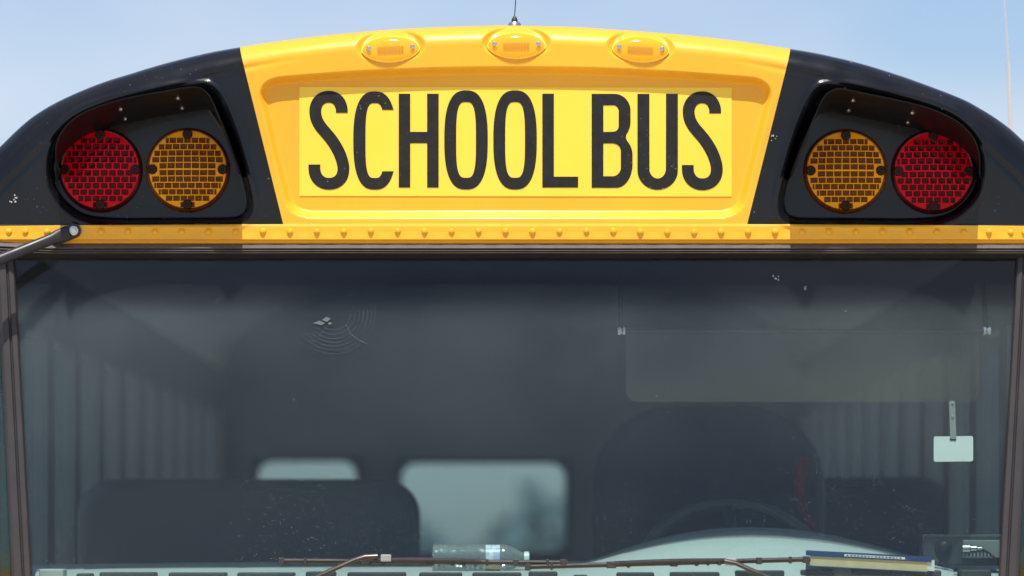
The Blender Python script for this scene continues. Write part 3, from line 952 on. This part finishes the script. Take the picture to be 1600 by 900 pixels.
# marker lamps on the brow ------------------------------------------------------
def marker(cx, cy, a, b, rot):
    Yc = 0.006 + curve_y(cx)
    c = Vector(P(cx, cy, Yc)); aw, bh = a*S, b*S
    lean = R(15)
    def put(u, v, h):       # lens plane leans back with the brow
        x, z = u*math.cos(rot)+v*math.sin(rot), -u*math.sin(rot)+v*math.cos(rot)
        return (c.x+x, c.y-h*math.cos(lean)+z*math.sin(lean), c.z+z*math.cos(lean)+h*math.sin(lean))
    def eye(t, k=1.0):      # pointed oval
        cc, ss = math.cos(t), math.sin(t)
        return (k*aw*cc, k*bh*math.copysign(abs(ss)**1.12, ss))
    T = [2*math.pi*i/56 for i in range(56)]
    m = MB()
    m.grid([[put(*eye(t, 1.015), -0.016) for t in T], [put(*eye(t, 1.015), 0.003) for t in T], [put(*eye(t, 0.97), 0.0035) for t in T], [put(*eye(t, 0.4), 0.002) for t in T], [put(*eye(t, 0.01), 0.002) for t in T]], 0, True)
    base = m.build('marker_lamp', M['marker_base'], bus, True)
    base['label'] = 'amber oval marker lamp on the brow'
    m = MB()
    prof = [(0.985,0.0036),(0.975,0.0054),(0.93,0.0062),(0.90,0.0070),(0.78,0.0092),(0.6,0.0110),(0.4,0.0120),(0.2,0.0125),(0.01,0.0127)]
    m.grid([[put(*eye(t, k), h) for t in T] for k, h in prof], 0, True)
    m.build('lens', M['marker'], base, True)
    m = MB()
    for i in range(9):
        u0 = -0.46*aw+i*0.92*aw/9
        m.prism([put(u0, -0.30*bh, 0.0070), put(u0+0.085*aw, -0.30*bh, 0.0070), put(u0+0.085*aw, 0.14*bh, 0.0070), put(u0, 0.14*bh, 0.0070)], (0, 0.006, 0))
    m.build('reflector_block', M['marker_core'], base)
    for s in (-1, 1):
        p = put(s*0.76*aw, 0.02*bh, 0.0096)
        m = MB(); m.lathe(p, '-y', [(0.0052,-0.002),(0.0052,0.0008),(0.0036,0.0022),(0.0016,0.0022),(0.0014,0.0008),(0,0.0008)], 14)
        m.build('lens_screw', M['chrome'], base, True)
for mk in MARKERS: marker(*mk)

# mirror arm bolted at the left end of the strip -----------------------------------
def mirror_arm():
    y0 = curve_y(115)-0.010
    A = Vector(P(115, 360.5, y0)); B = Vector(P(92, 369, y0-0.012)); C = Vector(P(40, 389.5, y0-0.035)); D = Vector(P(-40, 421, y0-0.075)); E = Vector(P(-150, 470, y0-0.16))
    m = MB()
    path = [A.lerp(B, 0.35), B, B.lerp(C, 0.25), C, D, E]
    m.tube(path, [0.0125, 0.0125, 0.012, 0.012, 0.012, 0.012], 16, flat=[(0.35, 1.25), (0.55, 1.15), (0.95, 1.0), (1, 1), (1, 1), (1, 1)])
    arm = m.build('mirror_arm', M['satin'], bus, True)
    m = MB()
    dirp = (B-A); dirp.y = 0; dirp.normalize(); nrm = Vector((-dirp.z, 0, dirp.x))
    pts = []
    for i in range(13):
        a = R(90+180*i/12); pts.append(A - dirp*0.0155*-math.cos(a) + nrm*0.0155*math.sin(a))
    pts += [A+dirp*0.045-nrm*0.0150, A+dirp*0.045+nrm*0.0150]
    m.prism([tuple(p) for p in pts], (0, 0.006, 0))
    bevel(m.build('flat_end', M['satin'], arm), 0.0015)
    m = MB(); m.lathe((A.x, A.y, A.z), '-y', [(0.0098,0),(0.0098,0.0015),(0.0085,0.002)], 24); m.lathe((A.x, A.y-0.002, A.z), '-y', [(0.0072,0),(0.0072,0.0055),(0.0055,0.0065),(0,0.0065)], 6)
    m.build('hex_bolt', M['chrome'], arm)
mirror_arm()

# antennas -----------------------------------------------------------------------
zr = float(np.interp(0.004, RIM[:, 0], RIM[:, 2]))
bx, _, _ = P(804, 38, 0.13)
m = MB(); m.lathe((bx, 0.13, zr-0.008), 'z', [(0.014,0),(0.014,0.022),(0.011,0.026),(0.0,0.026)], 24)
an = m.build('roof_antenna', M['chrome'], bus, True)
m = MB(); m.lathe((bx, 0.13, zr+0.018), 'z', [(0.0075,0),(0.006,0.008),(0.002,0.014),(0,0.014)], 16); m.build('antenna_boot', M['satin'], an, True)
m = MB(); m.tube([(bx, 0.13, zr+0.03), (bx+0.006, 0.13, zr+0.12), (bx+0.016, 0.13, zr+0.45)], 0.0011, 8); m.build('whip', M['satin'], an, True)
YA = 0.75
m = MB()
p0, p1, p2 = Vector(P(1583, 330, YA)), Vector(P(1576, 96, YA)), Vector(P(1565, -60, YA))
m.tube([p0, p1], [0.0046, 0.0040], 12)
wa = m.build('side_antenna', M['pole'], bus, True)
m = MB(); m.tube([p1, p2], 0.0018, 8); m.build('whip', M['pole'], wa, True)

# wipers --------------------------------------------------------------------------
def wiper(p0, p1, arm_pts, hinge):
    """blade along p0-p1 (photograph pixels) lying on the glass"""
    def W(px, py, d): return Vector(WP(px, py, -d))
    n = 24
    def at(t, d, dy=0): return W(p0[0]+(p1[0]-p0[0])*t, p0[1]+(p1[1]-p0[1])*t+dy, d)
    m = MB()
    m.tube([at(t, 0.022, -0.6) for t in np.linspace(0, 1, n)], 0.0048, 8, flat=[(0.85, 0.85)]*n)
    bl = m.build('wiper', M['wiper'], bus, False)
    m = MB()
    for i in range(n-1):
        a, b = at(i/(n-1), 0.012, 1.5), at((i+1)/(n-1), 0.012, 1.5)
        m.prism([tuple(a+Vector((0,0.011,0.0025))), tuple(a+Vector((0,-0.008,0.0025))), tuple(a+Vector((0,-0.008,-0.0035))), tuple(a+Vector((0,0.011,-0.0025)))], tuple(b-a))
    m.build('rubber_blade', M['rubber'], bl)
    for t, wdt in ((0.006, .012), (0.09,.006), (0.30,.020), (0.36,.006), (0.52,.016), (0.60,.007), (0.64,.005), (0.68,.007), (0.72,.005), (0.82,.012), (0.93,.006), (0.985,.014)):
        c = at(t, 0.02, 0.2)
        m = MB(); m.box((c.x-wdt/2, c.y-0.007, c.z-0.0078), (c.x+wdt/2, c.y+0.012, c.z+0.0066))
        bevel(m.build('claw', M['wiper'], bl), 0.001, 1)
    # bowed bridge over the blade
    m = MB()
    m.tube([at(0.30+0.4*t, 0.025+0.008*math.sin(math.pi*t), -1.5-1.5*math.sin(math.pi*t)) for t in np.linspace(0, 1, 12)], 0.0045, 8, flat=[(0.7, 1.0)]*12)
    m.build('bridge', M['wiper'], bl)
    m = MB()
    m.tube([W(x, y, d) for x, y, d in arm_pts], [0.0068]*len(arm_pts), 10, flat=[(1.0, 0.75)]*len(arm_pts))
    m.build('wiper_arm', M['wiper'], bl, True)
    c = W(hinge[0], hinge[1], 0.034)
    m = MB(); m.box((c.x-0.011, c.y-0.007, c.z-0.0075), (c.x+0.011, c.y+0.012, c.z+0.0075)); bevel(m.build('arm_clip', M['strap'], bl), 0.002)
wiper((437, 876), (887, 879), [(590, 868.5, 0.040), (570, 869.5, 0.042), (553, 875, 0.044), (500, 899, 0.048), (445, 925, 0.05)], (603, 872))
wiper((822, 885.5), (1266, 873.5), [(1132, 876, 0.040), (1150, 880, 0.042), (1172, 890, 0.044), (1240, 918, 0.048)], (1142, 878))

# ------------------------------------------------------------------ inside the cab
def dash():
    m = MB()
    us = np.linspace(30, 1580, 40)
    rows = []
    for Y, py in ((0.00, 935), (0.005, 912), (0.03, 904), (0.12, 894), (0.30, 884), (0.46, 877.5), (0.52, 877), (0.55, 879), (0.56, 890)):
        rows.append([P(u, py+6*((u-800)/800)**2, Y+curve_y(u)*0.6) for u in us])
    rows.append([(p[0], p[1], p[2]-0.5) for p in rows[-1]])
    m.grid(rows)
    d = m.build('dashboard', M['dash'], bus, True, angle=60)
    for x0, x1, y in ((62,100,889),(120,143,896),(156,243,894),(264,353,894.5),(371,460,894.5),(478,524,893),(543,634,894),(655,722,894.5),(738,815,894.5),(826,871,893),(896,918,898),
                   (963,1022,894),(1046,1124,893.5),(1148,1225,891),(1250,1302,890),(1330,1392,890),(1408,1470,891),(1500,1548,890)):
        Yv = 0.045+curve_y((x0+x1)/2)*0.6
        a, b = P(x0, y, Yv), P(x1, y+26, Yv)
        m = MB(); m.box((a[0], Yv-0.012, b[2]), (b[0], Yv+0.05, a[2]))
        bevel(m.build('defrost_vent', M['dash'] if x0 == 62 else M['dash_dark'], d), 0.004, 3)
    # instrument hood
    arcp = catmull([(880,884),(930,874),(980,858.5),(1040,843),(1100,833),(1160,829),(1220,830.5),(1285,838),(1350,851),(1410,866),(1470,882),(1490,888)], 5)
    m = MB(); rows = []
    for Y, dy in ((0.035, 90), (0.07, 48), (0.11, 27), (0.16, 16), (0.26, 7), (0.36, 2.0), (0.43, 0.5), (0.45, 0.6), (0.455, 3)):
        rows.append([P(x, min(906, y+dy*(0.25+0.75*max(0, (888-y)/60))), Y) for x, y in arcp])
    m.grid(rows); m.build('instrument_hood', M['dash'], d, True, angle=60)
    m = MB(); rows = []
    for Y, dy in ((0.456, 6), (0.456, -4.5), (0.50, -5.0), (0.52, -4), (0.525, 20)):
        rows.append([P(x, y+dy*max(0.0, (889-y)/60) if dy < 0 else y+dy, Y) for x, y in arcp])
    m.grid(rows); m.build('hood_rim', M['inner'], d, True, angle=60)
dash()

# steering wheel
def steering():
    c = Vector(P(1146, 903, 0.80)); Rw = 0.222; tilt = R(38)
    m = MB(); rows = []
    for i in range(73):
        a = 2*math.pi*i/72
        row = []
        for k in range(12):
            b = 2*math.pi*k/12
            rr = Rw+0.0135*math.cos(b); h = 0.0135*math.sin(b)
            x, u = rr*math.cos(a), rr*math.sin(a)
            row.append((c.x+x, c.y+u*math.sin(tilt)-h*math.cos(tilt), c.z+u*math.cos(tilt)+h*math.sin(tilt)))
        rows.append(row)
    m.grid(rows, 0, True)
    o = m.build('steering_wheel', M['wheel_rim'], bus, True)
    m = MB()
    for a in (90, 210, 330):
        e = Vector((Rw*math.cos(R(a)), Rw*math.sin(R(a))*math.sin(tilt), Rw*math.sin(R(a))*math.cos(tilt)))
        m2 = MB(); m2.tube([c, c+e], [0.02, 0.012], 8, flat=[(1, .5), (1, .5)]); m2.build('spoke', M['seat_dark'], o, True)
    m = MB(); m.lathe((c.x, c.y, c.z), 'y', [(0.0,-0.03),(0.05,-0.025),(0.06,0.02),(0.0,0.03)], 20); m.build('hub', M['seat_dark'], o, True)
steering()

def cushion(x0, x1, z0, z1, y0, y1, rc, n=10):
    """upholstered slab with large rounded upper corners and soft edges; returns MB"""
    m = MB()
    out = []
    out += [(x0, z0)]
    out += [(x0+rc-rc*math.cos(R(90*i/n)), z1-rc+rc*math.sin(R(90*i/n))) for i in range(n+1)]
    mid = 6
    out += [(x0+rc+(x1-x0-2*rc)*i/mid, z1) for i in range(1, mid)]
    out += [(x1-rc+rc*math.sin(R(90*i/n)), z1-rc+rc*math.cos(R(90*i/n))) for i in range(n+1)]
    out += [(x1, z0)]
    cx, cz = (x0+x1)/2, (z0+z1)/2
    rows = []
    dy = y1-y0
    for t, ins in ((0, 0.10), (0.05, 0.045), (0.18, 0.012), (0.4, 0), (0.6, 0), (0.82, 0.012), (0.95, 0.045), (1, 0.10)):
        w_, h_ = (x1-x0)/2, (z1-z0)/2
        kx, kz = (w_-ins*0.35)/w_, (h_-ins*0.35)/h_
        rows.append([(cx+(x-cx)*kx, y0+dy*t, cz+(z-cz)*kz) for x, z in out])
    m.grid(rows, 0, True)
    m.add(rows[0], [tuple(range(len(out)))]); m.add(rows[-1], [tuple(range(len(out)))])
    return m

# driver's seat
Yd = 1.25
a, b = P(925, 632, Yd), P(1292, 900, Yd)
ds = cushion(a[0], b[0], 1.50, a[2], Yd, Yd+0.13, 0.20).build('driver_seat', M['seat_dark'], bus, True)
m = MB(); m.box((a[0], Yd-0.45, 1.42), (b[0], Yd+0.05, 1.53)); bevel(m.build('seat_cushion', M['seat_dark'], ds), 0.03, 3)
m = MB(); m.box((a[0]+0.1, Yd-0.3, 1.041), (b[0]-0.1, Yd, 1.42)); m.build('pedestal', M['satin'], ds)
pts = catmull([(1256,712),(1252,735),(1248,758),(1250,778),(1258,800),(1268,822),(1276,850)], 5)
wid = np.interp(np.linspace(0, 1, len(pts)), [0, .25, .5, 1], [9, 11, 6, 8])
m = MB()
f = [[P(x-wid[i], y, Yd-0.04+0.004*math.sin(i)) for i, (x, y) in enumerate(pts)], [P(x+wid[i], y+3, Yd-0.03) for i, (x, y) in enumerate(pts)]]
m.grid(f)
o = m.build('seat_belt', M['belt'], ds, True); o.modifiers.new('s', 'SOLIDIFY').thickness = 0.002
o['label'] = 'red seat belt strap'

# passenger benches
def bench(x0, x1, ztop, y, mat, label=None):
    o = cushion(x0, x1, 1.40, ztop, y, y+0.09, 0.095).build('passenger_seat', mat, bus, True)
    m = MB(); m.box((x0+0.01, y+0.10, 1.38), (x1-0.01, y+0.50, 1.50)); bevel(m.build('seat_cushion', mat, o), 0.03, 3)
    for xx in (x0+0.10, x1-0.10):
        m = MB(); m.tube([(xx, y+0.30, 1.04), (xx, y+0.30, 1.38)], 0.018, 10); m.build('leg', M['satin'], o, True)
    if label: o['label'] = label
    return o
ya = 1.45; ka = S*(CD+ya)/CD
xl0, xl1, zt = (118-800)*ka, (656-800)*ka, CZ+(HY-748)*ka
bench(xl0, xl1, zt, ya, M['seat'], 'grey seat back behind the left half of the windshield')
yb_ = 1.95; kb = S*(CD+yb_)/CD
xr0, xr1, ztr = (1140-800)*kb, (1492-800)*kb, CZ+(HY-745)*kb
bench(xr0, xr1, ztr, yb_, M['seat_dark'], 'dark seat back behind the driver seat')
for i in range(1, 5):
    if ya+0.85*i < LEN-0.7:
        kx = S*(CD+ya+0.85*i)/CD; bench(xl0, (630-800)*kx, zt-0.03, ya+0.85*i, M['seat'])
    if yb_+0.85*i < LEN-0.7:
        bench(xr0, xr1, ztr-0.03, yb_+0.85*i, M['seat_dark'])

# smoked sun visor on its rod
def sunvisor():
    Y = 0.105
    pts = []
    for cx, cy, a0 in ((1512, 610, 0), (996, 610, 90)):
        for i in range(9):
            t = R(a0+90*i/8); pts.append((cx+18*math.cos(t), cy+18*math.sin(t)))
    pts += [(978, 514), (1530, 514)]
    m = MB(); m.prism([P(x, y, Y-0.02*(y-514)/114) for x, y in pts], (0, 0.004, 0))
    o = m.build('sun_visor', M['smoke'], bus)
    m = MB(); m.tube([P(972, 517, Y-0.004), P(1542, 517, Y-0.004)], 0.0045, 10); m.build('visor_rod', M['dash_dark'], o, True)
    for x in (970, 1541):
        c = P(x, 517, Y)
        m = MB(); m.lathe((c[0]-0.006, c[1], c[2]), 'x', [(0.0085,0),(0.0085,0.005),(0.006,0.006),(0.006,0.010),(0.0085,0.011),(0.0085,0.015)], 14); m.build('rod_mount', M['white'], o, True)
        m = MB(); m.tube([c, (c[0], 0.15, c[2]+0.10)], 0.005, 8); m.build('rod_bracket', M['header'], o, True)
sunvisor()

# ------------------------------------------------------------------ loose things
def loose_root(name, loc, label, cat):
    o = bpy.data.objects.new(name, None); COL.objects.link(o); o.location = loc
    return tag(o, label, cat)
def put_under(ob, root):
    ob.parent = root; ob.matrix_parent_inverse.identity(); ob.location = Vector(ob.location)-Vector(root.location)
    return ob

# badge card on a strap, hung from the glass
Yc = wy(1490, 680)+0.022
root = loose_root('hanging_card', P(1490, 721, Yc), 'blank white card hanging from a clear strap inside the windshield', 'card')
def rrect(x0, y0, x1, y1, r, n=5):
    pts = []
    for cx, cy, a0 in ((x1-r, y1-r, 0), (x0+r, y1-r, 90), (x0+r, y0+r, 180), (x1-r, y0+r, 270)):
        for i in range(n+1):
            t = R(a0+90*i/n); pts.append((cx+r*math.cos(t), cy+r*math.sin(t)))
    return pts
m = MB(); m.prism([P(x, y-(x-1459)*0.012, Yc) for x, y in rrect(1459, 682, 1520.5, 721.5, 3)], (0, 0.0012, 0))
put_under(m.build('card', M['card'], None), root)
m = MB(); m.prism([P(x-(y-627)*0.0+(690-y)*-0.035, y, Yc-0.002) for x, y in rrect(1485, 626, 1494.5, 686, 3)], (0, 0.001, 0))
put_under(m.build('strap', M['strap'], None), root)
m = MB(); m.prism([P(x, y, Yc-0.0012) for x, y in rrect(1484, 684.5, 1494, 688.5, 1)], (0, 0.0008, 0))
put_under(m.build('slot', M['satin'], None), root)
for yy in (630.5, 651):
    c = P(1488.5, yy, Yc-0.002); m = MB(); m.lathe(c, '-y', [(0.0032,0),(0.0032,0.0015),(0.0018,0.0025),(0,0.0025)], 12)
    put_under(m.build('snap', M['strap'], None, True), root)

# water bottle lying on the dash
def bottle():
    Y = 0.17
    c0 = Vector(P(675, 872, Y)); u = S*(CD+Y)/CD
    root = loose_root('water_bottle', (c0.x+0.08, Y, c0.z-22*u), 'clear plastic water bottle lying on the dashboard behind the left wiper', 'bottle')
    prof = [(0.0,2),(16,0.5),(20,1.5),(21.5,5)]
    x = 8
    while x < 80:
        prof += [(21.6, x), (20.2, x+3), (21.6, x+6)]; x += 8
    prof += [(20.6,84),(20.6,106),(21.4,108),(20.5,116),(16.5,128),(11.5,137),(9.2,141),(9.2,146)]
    m = MB(); m.lathe((c0.x, c0.y, c0.z), 'x', [(r*u, h*u) for r, h in prof], 40)
    m.v = [(x, y, z) if x > c0.x+80*u or x < c0.x+3*u else (x, y+random.uniform(-1.1, 1.1)*u, z+random.uniform(-1.1, 1.1)*u) for x, y, z in m.v]     # crumpled wall
    put_under(m.build('bottle_body', M['bottle'], None, True), root)
    m = MB(); m.lathe((c0.x, c0.y, c0.z), 'x', [(21.0*u, 84*u), (21.0*u, 106*u)], 40)
    n = N('bottle_label')
    sep = n.n('ShaderNodeSeparateXYZ'); n.l(n.co, sep.inputs[0])
    f = n.math('GREATER_THAN', n.noise(60, 2), 0.5)
    top = n.mix(n.math('MULTIPLY', f, 0.6), (0.78, 0.82, 0.86), (0.25, 0.38, 0.68))
    lowc = n.mix(n.math('MULTIPLY', f, 0.35), (0.62, 0.56, 0.38), (0.40, 0.36, 0.25))
    col = n.mix(n.math('GREATER_THAN', sep.outputs[2], c0.z-3*u), lowc, top)
    lm = n.done(n.principled(col, 0.35, 0.5))
    ob = m.build('bottle_label', lm, None, True); put_under(ob, root)
    # label colours are laid out in the bottle's own frame
    m = MB(); m.lathe((c0.x, c0.y, c0.z), 'x', [(0, 144*u), (10.2*u, 144*u), (10.2*u, 151*u), (9*u, 152*u), (0, 152*u)], 24)
    put_under(m.build('bottle_cap', M['white'], None, True), root)
bottle()

# thick blue-covered book
def book():
    Y0 = 0.0
    A, B = Vector(P(1262, 885, Y0)), Vector(P(1452, 895, Y0+0.02))
    th = 0.0235
    root = loose_root('book', tuple(A), 'thick cream-paged book with blue cover lying on the dashboard', 'book')
    d = (B-A); n_ = Vector((0.006, 0.06, 0.002))
    up = Vector((0, 0, 1))
    def slab(z0, z1, e0, e1, mat, name, n2=n_, fr=0.0):
        a = A+d*e0+up*z0+Vector((0, fr, 0)); b = A+d*e1+up*z0+Vector((0, fr, 0))
        m = MB(); m.prism([tuple(a), tuple(b), tuple(b+n2), tuple(a+n2)], (0, 0, z1-z0))
        return put_under(m.build(name, mat, None), root)
    slab(0.002, th-0.001, 0.02, 0.985, M['paper'], 'page_block', fr=0.003)
    slab(th-0.0005, th+0.0085, -0.015, 1.02, M['blue'], 'cover')
    slab(0, 0.0015, 0.0, 1.01, M['blue'], 'back_cover')
    slab(th+0.0018, th+0.0068, 0.30, 0.80, M['white'], 'title_strip', Vector((0, 0.0005, 0)), fr=-0.0006)
    for i in range(16):
        e = 0.32+0.029*i
        slab(th+0.0030, th+0.0055, e, e+random.uniform(0.010, 0.019), M['blue'], 'print_mark', Vector((0, 0.0003, 0)), fr=-0.0010)
    slab(0.004, th+0.004, 0.985, 1.045, M['white'], 'silver_end', Vector((0, 0.03, 0)), fr=0.004)
book()

# small radio box with knob, plug and cable in the right corner of the dash
def radio():
    Y = 0.22
    a, b = P(1443, 835, Y), P(1566, 884, Y)
    root = loose_root('control_box', (a[0]+0.08, Y, b[2]), 'dark control box with knob and cable in the right corner of the dashboard', 'control box')
    m = MB(); m.box((a[0], Y, b[2]), (b[0], Y+0.09, a[2])); put_under(bevel(m.build('case', M['dash_dark'], None), 0.005, 3), root)
    c = P(1474, 855, Y)
    m = MB(); m.lathe(c, '-y', [(0.019,0),(0.018,0.006),(0.012,0.007),(0.0115,0.018),(0.009,0.020),(0,0.020)], 20); put_under(m.build('knob', M['satin'], None, True), root)
    a2, b2 = P(1503, 841, Y), P(1560, 872, Y)
    m = MB(); m.box((a2[0], Y-0.02, b2[2]), (b2[0], Y-0.001, a2[2]-0.004)); put_under(bevel(m.build('socket_plate', M['inner'], None), 0.002), root)
    for i in range(9):
        x0 = a2[0]+0.006+i*0.0078
        m = MB(); m.box((x0, Y-0.026, b2[2]+0.002), (x0+0.004, Y-0.0205, b2[2]+0.012)); put_under(m.build('fin', M['inner'], None), root)
    c = P(1512, 857, Y-0.02)
    m = MB(); m.lathe((c[0], c[1]-0.004, c[2]), 'x', [(0.0,-0.012),(0.0085,-0.012),(0.0085,0.004),(0.006,0.006),(0.006,0.018),(0.0035,0.02),(0.0035,0.030),(0,0.03)], 16)
    put_under(m.build('plug', M['chrome'], None, True), root)
    m = MB(); m.tube([P(x, y, Y-0.024) for x, y in catmull([(1526,857),(1538,860),(1550,868),(1560,880),(1568,892)], 4)], 0.0026, 8); put_under(m.build('cable', M['satin'], None, True), root)
radio()

# cobweb on the glass
def cobweb():
    cx, cy = 521, 490
    c = WP(cx, cy, -0.003)
    m = MB()
    def strand(pts, r):
        m.tube([Vector(WP(x, y, -0.002)) for x, y in pts], r, 5)
    for i, r in enumerate((26, 33, 40, 46, 52, 58, 64)):
        a0, a1 = (-8 if i > 1 else 0), (128+4*i if i < 6 else 120)
        pts = [(cx+r*1.02*math.cos(R(a)), cy+r*0.98*math.sin(R(a))) for a in np.linspace(a0, a1, 22)]
        strand(pts, 0.00032 if i < 5 else 0.00025)
    strand([(541, 507), (548, 522), (560, 531), (573, 537)], 0.00045)
    strand([(497, 527), (510, 512)], 0.0003)
    o = m.build('cobweb', M['thread'], None, False, loc=c)
    tag(o, 'cobweb of curved threads stuck on the windshield at upper left', 'cobweb')
    m = MB()
    for poly in ([(489,505),(499,501),(508,505),(502,508)], [(503,500),(510,495),(517,498),(511,503)], [(512,505),(516,503),(519,505),(515,508)]):
        m.prism([(p[0]-c[0], p[1]-c[1], p[2]-c[2]) for p in (WP(x, y, -0.003) for x, y in poly)], (0, 0.0015, 0))
    f = m.build('leaf_scrap', M['scrap'], None); f.parent = o
cobweb()

# dried splats on glass and paint
def splat(px, py, size, fn, label):
    c = fn(px, py)
    m = MB()
    for k in range(11):
        a, r = random.uniform(0, 6.28), size*random.random()**1.4
        x, y = px+r*math.cos(a), py+r*1.2*math.sin(a)
        s = size*random.uniform(0.06, 0.24)
        n = 7
        ring_ = [fn(x+s*random.uniform(.5, 1.2)*math.cos(6.28*i/n), y+s*random.uniform(.5, 1.2)*math.sin(6.28*i/n)) for i in range(n)]
        m.prism(ring_, (0, -0.0008, 0))
    o = m.build('insect_splat', M['bone'], None, loc=c)
    tag(o, label, 'splat')
splat(1211, 435, 7, lambda x, y: WP(x, y, -0.0002), 'pale dried insect splat high on the windshield right of centre')
splat(1257, 450, 4, lambda x, y: WP(x, y, -0.0002), 'small whitish dried splat beside the larger windshield splat')
splat(22, 312, 7, lambda x, y: PC(x, y, -0.0002), 'pale dried splat on the black cap left of the red lamp')
splat(1206, 212, 7, lambda x, y: PC(x, y, -0.0002), 'pale dried splat on black paint beside the yellow cap edge')
